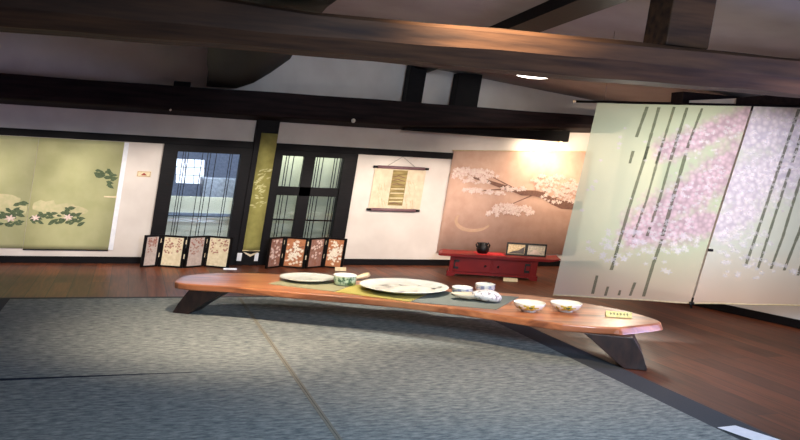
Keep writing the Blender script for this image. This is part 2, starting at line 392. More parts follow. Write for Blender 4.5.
# ---------------------------------------------------------------- doors and the room behind
def door(name, x0, x1, ztop, loc, fill):
    r = sempty(name, loc); fill(r); return r
def door_one(r):
    b = MB(); y0, y1 = 10.5, 10.66
    b.box(.205, .385, y0, y1, 0, 1.55); b.box(1.185, 1.325, y0, y1, 0, 1.55); b.box(.385, 1.185, y0, y1, 1.462, 1.55); b.box(.385, 1.185, y0, y1, 0, .2)
    b.build('frame', 'blackwood', r, lean=True)
    b = MB(); b.box(.385, 1.185, 10.585, 10.592, .2, 1.462); b.build('glass_pane', 'glass', r, lean=True)
    b = MB()
    for x in (.455, .485, .52, .70, .765, .80, .875, 1.05, 1.08): b.box(x, x + .009, 10.60, 10.615, .2, 1.462)
    for z in (.62,): b.box(.385, 1.185, 10.60, 10.615, z, z + .012)
    b.build('lattice', 'blackwood', r, lean=True)
door('door_1', 0, 0, 0, (0.77, 10.58, 0), door_one)
def door_two(r):
    b = MB(); y0, y1 = 10.5, 10.66
    b.box(1.62, 1.735, y0, y1, 0, 1.55); b.box(2.58, 2.77, y0, y1, 0, 1.55); b.box(1.735, 2.58, y0, y1, 1.477, 1.55); b.box(1.735, 2.58, y0, y1, 0, .2)
    b.build('frame', 'blackwood', r, lean=True)
    b = MB(); b.box(2.035, 2.19, 10.54, 10.62, .2, 1.477); b.box(1.735, 2.58, 10.54, 10.62, .945, 1.065)
    b.build('leaf_rails', 'blackwood', r, lean=True)
    b = MB(); b.box(1.735, 2.58, 10.575, 10.582, .2, 1.477); b.build('glass_pane', 'glass', r, lean=True)
    b = MB()
    for x in (1.80, 1.835, 1.90, 2.225, 2.26, 2.31, 2.47, 2.505, 2.55): b.box(x, x + .010, 10.605, 10.62, .2, 1.477)
    b.box(1.735, 2.58, 10.605, 10.62, .60, .62)
    b.build('lattice', 'blackwood', r, lean=True)
    b = MB(); b.box(1.45, 3.0, 10.98, 10.99, .05, 1.6); b.build('blind', 'blindgreen', r, lean=True)
door('door_2', 0, 0, 0, (2.19, 10.58, 0), door_two)
# the room beyond
b = MB(); b.box(-1.2, .70, 13.5, 13.6, 0, 2.4); b.box(1.15, 4.2, 13.5, 13.6, 0, 2.4); b.box(.70, 1.15, 13.5, 13.6, 0, .93); b.box(.70, 1.15, 13.5, 13.6, 1.33, 2.4)
struct(b.build('wall_beyond', 'bluewall'))
b = MB(); b.box(-1.3, -1.2, 10.72, 13.6, 0, 2.4); b.box(4.2, 4.3, 10.72, 13.6, 0, 2.4); struct(b.build('wall_beyond_side', 'bluewall'))
b = MB(); b.box(-1.3, 4.3, 10.72, 13.6, 2.4, 2.5); struct(b.build('ceiling_beyond', 'bluewall'))
r = sempty('window_1', (.92, 13.5, .93))
b = MB(); b.box(.70, 1.15, 13.56, 13.57, .93, 1.33); b.build('pane', 'daylight', r)
b = MB()
for x in (.84, .98): b.box(x, x + .012, 13.52, 13.54, .93, 1.33)
b.box(.70, 1.15, 13.52, 13.54, 1.19, 1.202); b.box(.70, 1.15, 13.52, 13.54, 1.06, 1.07)
b.build('window_frame', 'steel', r)
t = thing('blind_screen', 'pale slatted blind screen standing behind the left glass door', 'screen', (.85, 11.0, 0))
b = MB(); b.box(.20, 1.5, 11.0, 11.02, 0.02, .86); b.build('slats', 'blindpale', t, lean=True)
b = MB(); b.box(.20, 1.5, 10.985, 11.0, .60, .64); b.box(.18, .21, 10.985, 11.03, 0, .88); b.box(1.49, 1.52, 10.985, 11.03, 0, .88); b.build('rail', 'steel', t, lean=True)
t = thing('storage_cabinet', 'blue-grey steel cabinet in the room behind the left glass door', 'cabinet', (1.36, 12.4, 0))
b = MB(); b.box(1.02, 1.75, 12.2, 12.7, 0, 1.08); b.build('body', 'steel', t, bevel=.01)
b = MB(); b.box(1.06, 1.37, 12.185, 12.2, .08, 1.02); b.build('door', 'steel', t)
b = MB(); b.box(1.40, 1.71, 12.185, 12.2, .08, 1.02); b.build('door', 'steel', t)

# ---------------------------------------------------------------- beams
def wob(i, s): return math.sin(i * 1.7 + s) * .003 + math.sin(i * .43 + 2 * s) * .006
b = MB(); rings = []
for i in range(0, 45):
    x = -3.3 + i * .25
    zb = 2.106 + .008 * x; zt = 2.325 + .016 * x + max(0, (1.0 - x)) * .06; w = wob(i, .3); u = wob(i, 1.9)
    zm = 2.185 + .016 * x
    rings.append([(x, 4.6 + w, zm + u), (x, 4.585 + w, zt - .03), (x, 4.63, zt + u), (x, 4.95, zt + u), (x, 5.02, zt - .05), (x, 5.02, zm), (x, 4.94, zb + w), (x, 4.70, zb + w)])
b.loft(rings); ub = b.build('roof_beam', 'beam')
for p in ub.data.polygons: p.use_smooth = False
tag(ub, 'massive weathered brown roof beam spanning the whole room nearest the camera', 'beam')
b = MB(); rings = []
for i in range(0, 26):
    x = -3.2 + i * .4
    zl = 1.965 + max(0, x - 3.3) * .052; zk = 1.922 + max(0, x - 3.3) * .046; zt = 2.27 + .006 * x; u = wob(i, .9)
    rings.append([(x, 10.19, zl + .012), (x, 10.175, zl + .06), (x, 10.20, zt + u), (x, 10.56, zt + u), (x, 10.56, zk), (x, 10.215, zl)])
b.loft(rings); lb = b.build('roof_beam', 'darkbeam', lean=True)
for p in lb.data.polygons: p.use_smooth = False
tag(lb, 'long near-black roof beam running along the top of the back wall', 'beam')
b = MB(); rings = []
FAR = [(.88, 2.305), (1.24, 2.305), (1.46, 2.41), (1.70, 2.56), (1.96, 2.74), (1.98, 2.98), (1.4, 3.0), (.92, 2.98)]
NEAR = [(.42, 2.405), (.98, 2.405), (1.12, 2.425), (1.18, 2.50), (1.20, 2.66), (1.16, 2.86), (.8, 2.98), (.40, 2.86)]
for i in range(14):
    f = i / 13; y = 10.45 - 10.4 * f; q = min(1, f / .56)
    rings.append([(a[0] * (1 - q) + c[0] * q + .02 * math.sin(i * 1.3 + k), y, a[1] * (1 - q) + c[1] * q + (.012 * math.sin(i + k * 2) if f < .9 and a[1] > 2.3 else 0)) for k, (a, c) in enumerate(zip(FAR, NEAR))])
b.loft(rings); o = b.build('crossing_log', 'blackwood'); tag(o, 'thick dark log crossing over the roof beam from the back wall', 'beam')
for (x0, x1, lab) in ((3.255, 3.49, 'narrower dark wooden strut standing on the back beam'), (3.97, 4.33, 'wider dark wooden strut standing on the back beam, nearest the ceiling lamp')):
    b = MB(); zt = ceil_z(x1 + .34) - .004
    b.box(x0, x1, 10.3, 10.5, 2.28, zt); o = b.build('roof_strut', 'blackwood', lean=True, bevel=.008); tag(o, lab, 'strut')
b = MB(); b.hexa([(3.64, 10.5, ceil_z(3.64) - .1), (3.9, 10.5, ceil_z(3.9) - .1), (2.95, -2, ceil_z(2.95) - .1), (2.65, -2, ceil_z(2.65) - .1),
                  (3.64, 10.5, ceil_z(3.64)), (3.9, 10.5, ceil_z(3.9)), (2.95, -2, ceil_z(2.95)), (2.65, -2, ceil_z(2.65))])
tag(b.build('ceiling_rafter', 'blackwood'), 'dark rafter fixed under the ceiling, running above the near roof beam', 'rafter')
b = MB(); b.box(3.19, 3.55, 4.66, 4.94, 2.392, 2.83); o = b.build('king_post', 'beam', lean=True, bevel=.01)
tag(o, 'brown square post standing on top of the near roof beam', 'post')
for x, z, lab in ((2.525, 1.985, 'small white porcelain knob on the dark back beam, above the gap between door and scroll'), (.20, 1.945 + .02, 'small white porcelain knob on the dark back beam, above the left door')):
    b = MB(); b.tube([(x - .002, 10.178, z), (x, 10.15, z), (x, 10.135, z)], [.016, .03, .018] if x > 1 else [.008, .014, .008], 12); tag(b.build('porcelain_knob', 'lampwhite', lean=True, smooth=True), lab, 'knob')
b = MB(); b.box(.20, .40, 10.3, 10.42, 2.262, 2.335); tag(b.build('wood_block', 'blackwood', lean=True), 'small black wood block lying on top of the dark back beam', 'block')
# curtain rail below the back beam with its lamp
t = thing('lamp_rail', 'dark rail under the right end of the back beam, carrying a small spotlight', 'rail', (4.9 + .2, 10.25, 1.8))
b = MB(); b.hexa([(3.3, 10.33, 1.915), (5.9, 10.33, 1.895), (5.9, 10.43, 1.895), (3.3, 10.43, 1.915), (3.3, 10.33, 1.945), (5.9, 10.33, 2.062), (5.9, 10.43, 2.05), (3.3, 10.43, 1.935)])
b.build('bar', 'blackwood', t, lean=True, bevel=.006)
b = MB(); b.box(5.76, 5.805, 10.35, 10.40, 1.80, 1.90); b.build('bracket', 'bamboo', t, lean=True)
b = MB(); b.tube([(5.782, 10.375, 1.802), (5.782, 10.375, 1.782)], [.02, .03], 12); b.build('lamp_head', 'lampwhite', t, lean=True)
# recessed ceiling lamp
dl = (4.98, 9.42)
t = thing('ceiling_lamp', 'round white ceiling lamp glowing on the sloping ceiling', 'lamp', (dl[0], dl[1], ceil_z(dl[0])))
def tilt(pts): return [(x, y, ceil_z(x) + z) for x, y, z in pts]
b = MB(); rings = []
for (r_, z_) in ((.24, 0), (.24, -.02), (.222, -.028), (.215, -.02)): rings.append(tilt([(dl[0] + r_ * math.cos(a), dl[1] + r_ * 1.25 * math.sin(a), z_) for a in [2 * PI * k / 40 for k in range(40)]]))
b.loft(rings); b.build('trim_ring', 'lampwhite', t)
b = MB(); rings = [tilt([(dl[0] + .215 * math.cos(a), dl[1] + .27 * math.sin(a), z_) for a in [2 * PI * k / 40 for k in range(40)]]) for z_ in (-.021, -.03)]
b.loft(rings); b.build('lamp_disc', 'lampglow', t)

# ---------------------------------------------------------------- wall hangings
def rect(b, x0, x1, z0, z1, y, th=.006): b.box(x0, x1, y, y + th, z0, z1)
def decal(b, pts, x, z, y): b.face([(x + p[0], y, z + p[1]) for p in pts])
# sage tapestry on the left
t = thing('painted_tapestry', 'wide sage-green tapestry of peonies hanging at the left end of the back wall', 'tapestry', (-.9 + .19, 10.52, .17))
for k, (x0, x1, z0) in enumerate(((-2.55, -1.262, .178), (-1.258, -.275, .172))):
    b = MB(); b.use('greencloth'); y = 10.582; n = 24
    rings = [[(x0, y, z0 + (1.546 - z0) * i / n), (x1, y, z0 + (1.546 - z0) * i / n), (x1, y + .005, z0 + (1.546 - z0) * i / n), (x0, y + .005, z0 + (1.546 - z0) * i / n)] for i in range(n + 1)]
    b.loft(rings)
    b.use('pinkwash')
    if k == 0:
        for (x, z, r_) in ((-1.55, .74, .26), (-1.4, .66, .2), (-1.95, .72, .3)): decal(b, blob(r_ * .7, sq=.55), x, z, y - .0012 - random.random() * .0002)
    else:
        for (x, z, r_) in ((-1.08, .70, .22), (-.85, .66, .24), (-.7, .66, .16)): decal(b, blob(r_ * .7, sq=.5), x, z, y - .0012 - random.random() * .0002)
    b.use('leaf')
    groups = [((-1.5, .55), .20, .09, 30), ((-1.38, .62), .10, .05, 12), ((-1.33, .735), .07, .02, 7), ((-2.0, .58), .3, .1, 30)] if k == 0 else \
        [((-1.13, .555), .12, .06, 16), ((-.82, .56), .19, .07, 30), ((-.78, .67), .05, .03, 6), ((-.42, 1.12), .14, .055, 24), ((-.34, 1.0), .06, .03, 7)]
    for (cx, cz), sx, sz, n_ in groups:
        for _ in range(n_):
            xx = cx + random.uniform(-sx, sx)
            if x0 + .05 < xx < x1 - .05: decal(b, leafpts(random.uniform(.03, .055), random.uniform(-.7, .7)), xx, cz + random.uniform(-sz, sz), y - .0024 - random.random() * .0005)
    b.use('blossom')
    for (x, z, r_) in (((-1.45, .545, .07), (-1.85, .6, .08)) if k == 0 else ((-.80, .575, .065), (-1.17, .56, .06))):
        decal(b, flower(6, r_, .3, .7), x, z, y - .0036)
    b.flat = True
    b.build('cloth_width', None, t, lean=True)
b = MB(); rect(b, -.273, -.218, .172, 1.54, 10.582); b.build('border_strip', 'white', t, lean=True)
b = MB(); rect(b, -1.258, -.275, .160, .172, 10.577, .012); b.build('hem_shadow', 'blackwood', t, lean=True)  # black strip along the bottom edge stands for the hem's shadow
b = MB(); rect(b, -.42, -.27, .838, .856, 10.572); b.build('paper_label', 'creamcard', t, lean=True)
# small sign
t = thing('wall_sign', 'small cream sign with a red pictogram on the wall left of the doors', 'sign', (.15, 10.58, 1.11))
b = MB(); rect(b, -.07, .10, 1.115, 1.188, 10.578, .01); b.build('plate', 'creamcard', t, lean=True)
b = MB(); b.use('redmark'); y = 10.5765
for (x0, x1, z0, z1) in ((-.062, .092, 1.178, 1.182), (-.062, .092, 1.121, 1.125), (-.062, -.058, 1.121, 1.182), (.088, .092, 1.121, 1.182)): b.face([(x0, y, z0), (x1, y, z0), (x1, y, z1), (x0, y, z1)])
b.face([(-.025, y, 1.135), (.055, y, 1.135), (.03, y, 1.155), (.015, y, 1.17), (0, y, 1.155)])
b.build('pictogram', None, t, lean=True)
# olive strip on the post
t = thing('hanging_banner', 'narrow olive-green banner hanging down the post between the doors', 'banner', (1.6, 10.46, .2))
b = MB(); b.use('olivecloth'); rings = []
for i in range(25):
    z = .2 + 1.56 * i / 24; yy = 10.455 + .006 * math.sin(i * .5)
    rings.append([(1.395, yy, z), (1.505, yy - .006, z), (1.615, yy, z), (1.615, yy + .005, z), (1.395, yy + .005, z)])
b.loft(rings); b.use('swirl')
for _ in range(46):
    z = random.uniform(.78, 1.32); x = 1.505 + random.uniform(-.09, .09); decal(b, leafpts(random.uniform(.018, .036), random.uniform(-.4, .9), .3), x, z, 10.44 - random.random() * .001)
b.flat = True
b.build('cloth', None, t, lean=True)
b = MB(); b.prism([(1.40, .185), (1.505, .15), (1.61, .185), (1.57, .155), (1.505, .118), (1.44, .155)][::-1], lambda p: (p[0], 10.455, p[1]), lambda p: (p[0], 10.462, p[1])); b.build('folded_paper', 'cream', t, lean=True)
b = MB(); b.tube([(1.39, 10.458, .2), (1.62, 10.458, .2)], .008); b.build('weight_rod', 'bamboo', t, lean=True)
for x0, x1, z0, z1, lab in ((1.335, 1.395, .06, .165, 'white card on the foot of the post, left of the olive banner'), (1.565, 1.615, .06, .168, 'white card on the foot of the post, right of the olive banner')):
    b = MB(); rect(b, x0 - (.045 if x0 < 1.4 else -.10) * 0, x1, z0, z1, 10.462, .008); o = b.build('wall_card', 'white', lean=True); tag(o, lab, 'card')
# kakejiku scroll
t = thing('hanging_scroll', 'hanging scroll with mauve rods on the white wall right of the doors', 'scroll', (3.53, 10.57, .77))
b = MB(); b.use('cream'); rect(b, 3.06, 3.825, .80, 1.375, 10.572, .004); b.use('scrollline')
for k in range(16):
    side = k % 2; x = (3.07 + random.random() * .2) if side == 0 else (3.56 + random.random() * .2); z = random.uniform(.85, 1.25)
    dx = random.uniform(.04, .08); dz = -random.uniform(.08, .18); y = 10.5705
    b.face([(x, y, z), (x + .006, y, z + .004), (x + dx * .5 + .006, y, z + dz * .7), (x + dx + .003, y, z + dz), (x + dx * .5, y, z + dz * .7)])
    b.face([(x + dx * .3, y, z + dz * .4), (x + dx * .8, y, z + dz * .2), (x + dx * .82, y, z + dz * .2 - .006)])
b.flat = True; b.build('paper_mount', None, t, lean=True)
b = MB(); b.use('scrollpic'); rect(b, 3.332, 3.55, .855, 1.355, 10.567, .004); b.use('creamcard')
for z in (.9, .95, 1.02, 1.08): b.face([(3.34, 10.5655, z), (3.54, 10.5655, z + .006), (3.54, 10.5655, z + .02), (3.34, 10.5655, z + .014)])
b.use('branch')
for z in (.87, 1.14, 1.2, 1.25): b.face([(3.35, 10.5655, z), (3.42, 10.5655, z + .02), (3.53, 10.5655, z - .005), (3.53, 10.5655, z + .004), (3.42, 10.5655, z + .032), (3.35, 10.5655, z + .012)])
b.flat = True; b.build('picture', None, t, lean=True)
for z, x0, x1 in ((1.39, 3.03, 3.855), (.79, 3.03, 3.82)):
    b = MB(); b.tube([(x0 + .06, 10.56, z), (x1 - .06, 10.56, z)], .022, 12); rod = b.build('rod', 'mauverod', t, lean=True)
    for q in (x0, x1 - .06):
        b = MB(); b.tube([(q, 10.56, z), (q + .06, 10.56, z)], .017, 12); b.build('rod_tip', 'lacquer_black', rod, lean=True)
b = MB(); b.tube([(3.22, 10.565, 1.40), (3.44, 10.57, 1.548), (3.66, 10.565, 1.40)], .004, 6); b.build('cord', 'cord', t, lean=True)
# peach tapestry
t = thing('blossom_tapestry', 'large peach tapestry with a pale cherry blossom branch behind the red chest', 'tapestry', (5.3, 10.54, .2))
b = MB(); b.use('peach'); rings = []
for i in range(33):
    x = 4.19 + 2.3 * i / 32; zt = 1.675 + .045 * (x - 4.19); y = 10.555 + .006 * math.sin(x * 5)
    rings.append([(x, y, .19), (x, y, zt), (x, y + .005, zt), (x, y + .005, .19)])
b.loft(rings)
Y0 = 10.546
b.use('moon'); arc = []
for k in range(15): a = PI * .85 + PI * 1.0 * k / 14; arc.append((4.68 + .3 * math.cos(a), .67 + .17 * math.sin(a)))
for k in range(14, -1, -1): a = PI * .85 + PI * 1.0 * k / 14; arc.append((4.70 + .275 * math.cos(a), .68 + .13 * math.sin(a)))
b.face([(p[0], Y0, p[1]) for p in arc])
b.use('branch'); br = [(4.55, 1.30, .012), (4.78, 1.26, .022), (4.99, 1.205, .03), (5.2, 1.16, .032), (5.39, 1.11, .038), (5.6, 1.11, .04), (5.76, 1.08, .045), (5.92, 1.0, .05), (6.1, .95, .06), (6.45, .95, .07)]
for p, q in zip(br, br[1:]): b.face([(p[0], Y0 - .001, p[1] - p[2]), (q[0], Y0 - .001, q[1] - q[2]), (q[0], Y0 - .001, q[1] + q[2]), (p[0], Y0 - .001, p[1] + p[2])])
for (x0, z0, x1, z1) in ((5.2, 1.15, 4.6, 1.10), (5.6, 1.08, 5.1, .86), (5.3, 1.14, 4.7, 1.38), (5.76, 1.1, 5.9, 1.38), (5.9, 1.0, 6.3, 1.2)):
    b.face([(x0, Y0 - .0008, z0), (x1, Y0 - .0008, z1), (x1, Y0 - .0008, z1 + .008), (x0, Y0 - .0008, z0 + .02)])
b.use('blossom')
for (x0, x1, z0, z1, n_) in ((4.2, 4.95, 1.22, 1.44, 95), (4.42, 5.15, 1.07, 1.13, 40), (4.95, 5.65, .78, .93, 85), (5.5, 6.35, 1.12, 1.40, 90), (5.7, 6.4, .97, 1.2, 45), (5.0, 5.5, 1.13, 1.2, 14), (4.85, 5.1, .75, .82, 9)):
    cx, cz = (x0 + x1) / 2, (z0 + z1) / 2
    for _ in range(n_):
        a = random.uniform(0, 2 * PI); q = math.sqrt(random.random())
        x = cx + (x1 - x0) / 2 * q * math.cos(a); z = cz + (z1 - z0) / 2 * q * math.sin(a) + (x - cx) * -.05
        decal(b, flower(5, random.uniform(.03, .052), random.uniform(0, 6), .75), x, z, Y0 - .002 - random.random() * .003)
b.flat = True; b.build('cloth', None, t, lean=True)
b = MB(); b.tube([(4.17, 10.56, 1.675), (6.5, 10.56, 1.78)], .008); b.build('top_rod', 'bamboo', t, lean=True)

# ---------------------------------------------------------------- folding screens on the floor
def screen(label, pts, papers, zt, style, loc):
    t = thing('folding_screen', label, 'screen', loc)
    for i in range(4):
        (xa, ya), (xb, yb) = pts[i], pts[i + 1]; d = Vector((xb - xa, yb - ya, 0)); Ln = d.length; d /= Ln; nrm = Vector((d.y, -d.x, 0))
        def P(s_, z_, n_=0.0): return tuple(Vector((xa, ya, 0)) + d * s_ + nrm * n_ + Vector((0, 0, z_)))
        bw = .042; th = .018
        def bar(b, s0, s1, z0, z1): b.hexa([P(s0, z0, -th / 2), P(s1, z0, -th / 2), P(s1, z0, th / 2), P(s0, z0, th / 2), P(s0, z1, -th / 2), P(s1, z1, -th / 2), P(s1, z1, th / 2), P(s0, z1, th / 2)])
        b = MB(); g = .006
        bar(b, g, bw, .003, zt); bar(b, Ln - bw, Ln - g, .003, zt); bar(b, bw, Ln - bw, .003, .022); bar(b, bw, Ln - bw, zt - .022, zt)
        pn = b.build('panel', 'lacquer_black', t, lean=True)
        b = MB(); b.use(papers[i])
        b.hexa([P(bw, .022, -.004), P(Ln - bw, .022, -.004), P(Ln - bw, .022, .004), P(bw, .022, .004), P(bw, zt - .022, -.004), P(Ln - bw, zt - .022, -.004), P(Ln - bw, zt - .022, .004), P(bw, zt - .022, .004)])
        if style == 'pink':
            b.use('blossompink'); lst = [(random.uniform(bw + .02, Ln - bw - .02), zt * (.42 + .5 * random.random() ** .7)) for _ in range(46)]; sz = (.009, .020)
        else:
            b.use('blossomwhite' if i % 2 else 'blossom'); c0 = ((.5, .5), (.5, .52), (.5, .6), (.5, .5))[i]
            lst = [(min(max(Ln * c0[0] + random.gauss(0, Ln * .17), bw + .024), Ln - bw - .024), min(max(zt * c0[1] + random.gauss(0, zt * .2), .05), zt - .05)) for _ in range((34, 60, 18, 80)[i])]; sz = (.017, .032)
        for (s_, z_) in lst:
            rr = random.uniform(*sz); n_ = .0052 + random.random() * .0015
            b.face([P(s_ + p[0], z_ + p[1], n_) for p in flower(5, rr, random.uniform(0, 6), .8)])
        if style != 'pink' and i >= 1:
            b.use('branch'); b.face([P(bw + .01, zt * .55, .005), P(Ln - bw - .01, zt * .7, .005), P(Ln - bw - .01, zt * .73, .005), P(bw + .01, zt * .57, .005)])
        b.flat = True; b.build('painted_paper', None, pn, lean=True)
        if i < 3:
            for z_ in (zt * .3, zt * .75):
                b = MB(); b.hexa([P(Ln - .012, z_, .0095), P(Ln + .002, z_, .0095), P(Ln + .002, z_, .0115), P(Ln - .012, z_, .0115), P(Ln - .012, z_ + .055, .0095), P(Ln + .002, z_ + .055, .0095), P(Ln + .002, z_ + .055, .0115), P(Ln - .012, z_ + .055, .0115)])
                b.build('hinge', 'goldpaper', pn, lean=True)
    return t
screen('low black-framed folding screen with pale gold panels in front of the left door', [(.125, 10.23), (.34, 10.33), (.645, 10.19), (.905, 10.34), (1.21, 10.14)], ['mauvepaper', 'goldpaper', 'mauvepaper', 'goldpaper'], .405, 'pink', (.65, 10.25, 0))
screen('low black-framed folding screen with copper blossom panels in front of the right door', [(1.67, 10.16), (1.905, 10.34), (2.20, 10.18), (2.475, 10.35), (2.72, 10.17)], ['copperdim', 'copperpaper', 'copperdim', 'copperpaper'], .41, 'white', (2.19, 10.25, 0))
def card(name, label, quad, z, th, m, parent=None):
    b = MB(); b.prism(quad, lambda p: (p[0], p[1], z), lambda p: (p[0], p[1], z + th)); o = b.build(name, m); return tag(o, label, 'card')
def tent(label, x0, y0, x1, y1, h, m, cat='card'):
    d = Vector((x1 - x0, y1 - y0)); n = Vector((-d.y, d.x)).normalized() * h * .7
    b = MB(); b.hexa([(x0, y0, 0.0), (x1, y1, 0.0), (x1 + n.x * 2, y1 + n.y * 2, 0.0), (x0 + n.x * 2, y0 + n.y * 2, 0.0),
                      (x0 + n.x * .9, y0 + n.y * .9, h), (x1 + n.x * .9, y1 + n.y * .9, h), (x1 + n.x * 1.1, y1 + n.y * 1.1, h), (x0 + n.x * 1.1, y0 + n.y * 1.1, h)])
    return tag(b.build('tent_card', m), label, cat)
tent('cream tent card on the floor at the right end of the copper screen', 2.575, 10.02, 2.72, 10.0, .045, 'creamcard')
tent('small white tent card on the floor at the right end of the pale gold screen', 1.135, 10.08, 1.30, 10.065, .02, 'white')
tent('cream tent card on the floor in front of the red chest', 4.615, 9.17, 4.785, 9.10, .042, 'creamcard')

# ---------------------------------------------------------------- red chest
e2 = Vector((.921, -.39, 0)); n2 = Vector((.39, .921, 0)); O2 = Vector((4.0, 9.64, 0))
def CP(s, n, z): v = O2 + e2 * s + n2 * n; return (v.x, v.y, z)
def cbox(b, s0, s1, n0, n1, z0, z1): return b.hexa([CP(s0, n0, z0), CP(s1, n0, z0), CP(s1, n1, z0), CP(s0, n1, z0), CP(s0, n0, z1), CP(s1, n0, z1), CP(s1, n1, z1), CP(s0, n1, z1)])
t = thing('low_chest', 'low red lacquered chest with black hinges in front of the peach tapestry', 'chest', CP(.53, .2, 0))
b = MB(); cbox(b, .02, 1.18, .012, .40, .055, .262); b.build('body', 'lacquer_red', t, lean=True, bevel=.004)
b = MB()
b.prism([(0, 0), (.09, 0), (.12, .03), (1.08, .03), (1.11, 0), (1.20, 0), (1.20, .06), (0, .06)], lambda p: CP(p[0], -.005, p[1]), lambda p: CP(p[0], .015, p[1]))
cbox(b, 1.18, 1.20, 0.015, .40, 0, .06); cbox(b, 0, .02, .015, .40, 0, .06); b.build('plinth', 'lacquer_red', t, lean=True)
b = MB(); cbox(b, .03, .07, .0, .014, .06, .262); cbox(b, 1.09, 1.17, .0, .014, .06, .262); cbox(b, .57, .59, .0, .014, .06, .262); cbox(b, .07, 1.09, .0, .014, .245, .262); b.build('face_frame', 'lacquer_red', t, lean=True)
b = MB(); prof = [(-.15, .275), (-.12, .263), (1.32, .263), (1.38, .275), (1.46, .30), (1.455, .308), (1.37, .298), (-.10, .298), (-.145, .285)]
b.prism(prof, lambda p: CP(p[0], -.04, p[1]), lambda p: CP(p[0], .45, p[1])); b.build('top_board', 'lacquer_red', t, lean=True)
for s0, s1, hs in ((.075, .565, .10), (.595, 1.085, 1.035)):
    b = MB(); cbox(b, s0, s1, .002, .014, .068, .243); d = b.build('door', 'lacquer_red', t, lean=True, bevel=.003)
    for z in (.10, .19):
        b = MB(); cbox(b, hs - .022, hs + .045, -.004, .003, z, z + .028); b.build('hinge', 'iron', d, lean=True)
    b = MB(); cbox(b, hs - .022, hs - .006, -.004, .003, .10, .21); b.build('hinge_strap', 'iron', d, lean=True)
    ks = s1 - .07 if hs < .5 else s0 + .07
    b = MB(); p = CP(ks, -.006, .155); b.lathe([(.004, -.014), (.014, -.008), (.016, 0), (.014, .008), (.004, .014)], p, 12); b.build('knob', 'iron', d, lean=True)
b = MB(); q = [(.36, .02), (.74, .06), (.70, .36), (.32, .32)]
b.prism(q, lambda p: CP(p[0], p[1], .2985), lambda p: CP(p[0], p[1], .303)); tag(b.build('red_cloth', 'redcloth', lean=True), 'bright red cloth spread on top of the red chest', 'cloth')
vc = CP(.44, .19, 0)
t = thing('black_vase', 'squat black vase with two lugs standing on the red chest', 'vase', (vc[0] + K * .3, vc[1], .303))
b = MB(); b.lathe([(.055, 0), (.078, .02), (.088, .055), (.08, .095), (.055, .115), (.062, .142), (.052, .142), (.042, .115)], (vc[0] + K * .3, vc[1], .304), 28); b.build('body', 'iron', t)
for sgn in (-1, 1):
    b = MB(); c0 = Vector((vc[0] + K * .3, vc[1], .304)); b.tube([c0 + e2 * sgn * .05 + Vector((0, 0, .11)), c0 + e2 * sgn * .075 + Vector((0, 0, .142)), c0 + e2 * sgn * .09 + Vector((0, 0, .115)), c0 + e2 * sgn * .082 + Vector((0, 0, .08))], .011, 8); b.build('lug', 'iron', t)
# double picture frame, leaning back
t = thing('double_picture_frame', 'black hinged frame with two photographs standing on the red chest', 'picture frame', CP(.98, .22, .30))
for k, (sa, na, sb, nb, m) in enumerate(((.75, .20, 1.015, .20, 'photo_a'), (1.015, .20, 1.285, .20, 'photo_b'))):
    def FP(s, z, o=0.0): f = (s - sa) / (sb - sa); return CP(s, na + (nb - na) * f + .30 * (z - .30) - o, z)
    def fb(b, s0, s1, z0, z1, o0, o1): b.hexa([FP(s0, z0, o0), FP(s1, z0, o0), FP(s1, z0, o1), FP(s0, z0, o1), FP(s0, z1, o0), FP(s1, z1, o0), FP(s1, z1, o1), FP(s0, z1, o1)])
    b = MB(); z0, z1 = .3, .468; w = .02
    fb(b, sa, sa + w, z0, z1, 0, .014); fb(b, sb - w, sb, z0, z1, 0, .014); fb(b, sa + w, sb - w, z0, z0 + w, 0, .014); fb(b, sa + w, sb - w, z1 - w, z1, 0, .014); fb(b, sa + w, sb - w, z0 + w, z1 - w, 0, .003)
    fr = b.build('frame', 'lacquer_black', t, lean=True)
    b = MB(); b.use(m); b.face([FP(sa + w, z0 + w, .005), FP(sb - w, z0 + w, .005), FP(sb - w, z1 - w, .005), FP(sa + w, z1 - w, .005)])
    b.use('photo_d' if k == 0 else 'mauvepaper')
    L = sb - sa
    if k == 0: pp = [(w + .005, w + .004), (L - w - .004, w + .004), (L - w - .004, .12), (L * .78, .10), (L * .62, .07), (L * .35, .055), (L * .18, .035)]
    else: pp = [(w + .02, w + .01), (L - w - .05, w + .01), (L * .62, .06), (L * .48, .09), (L * .36, .085), (L * .26, .05)]
    b.face([FP(sa + p[0], z0 + p[1], .006) for p in pp]); b.flat = True
    b.build('photograph', None, fr, lean=True)
b = MB(); b.hexa([CP(.97, .27, .3), CP(1.06, .27, .3), CP(1.06, .36, .3), CP(.97, .36, .3), CP(.97, .248, .42), CP(1.06, .248, .42), CP(1.06, .252, .42), CP(.97, .252, .42)]); b.build('easel_back', 'lacquer_black', t, lean=True)

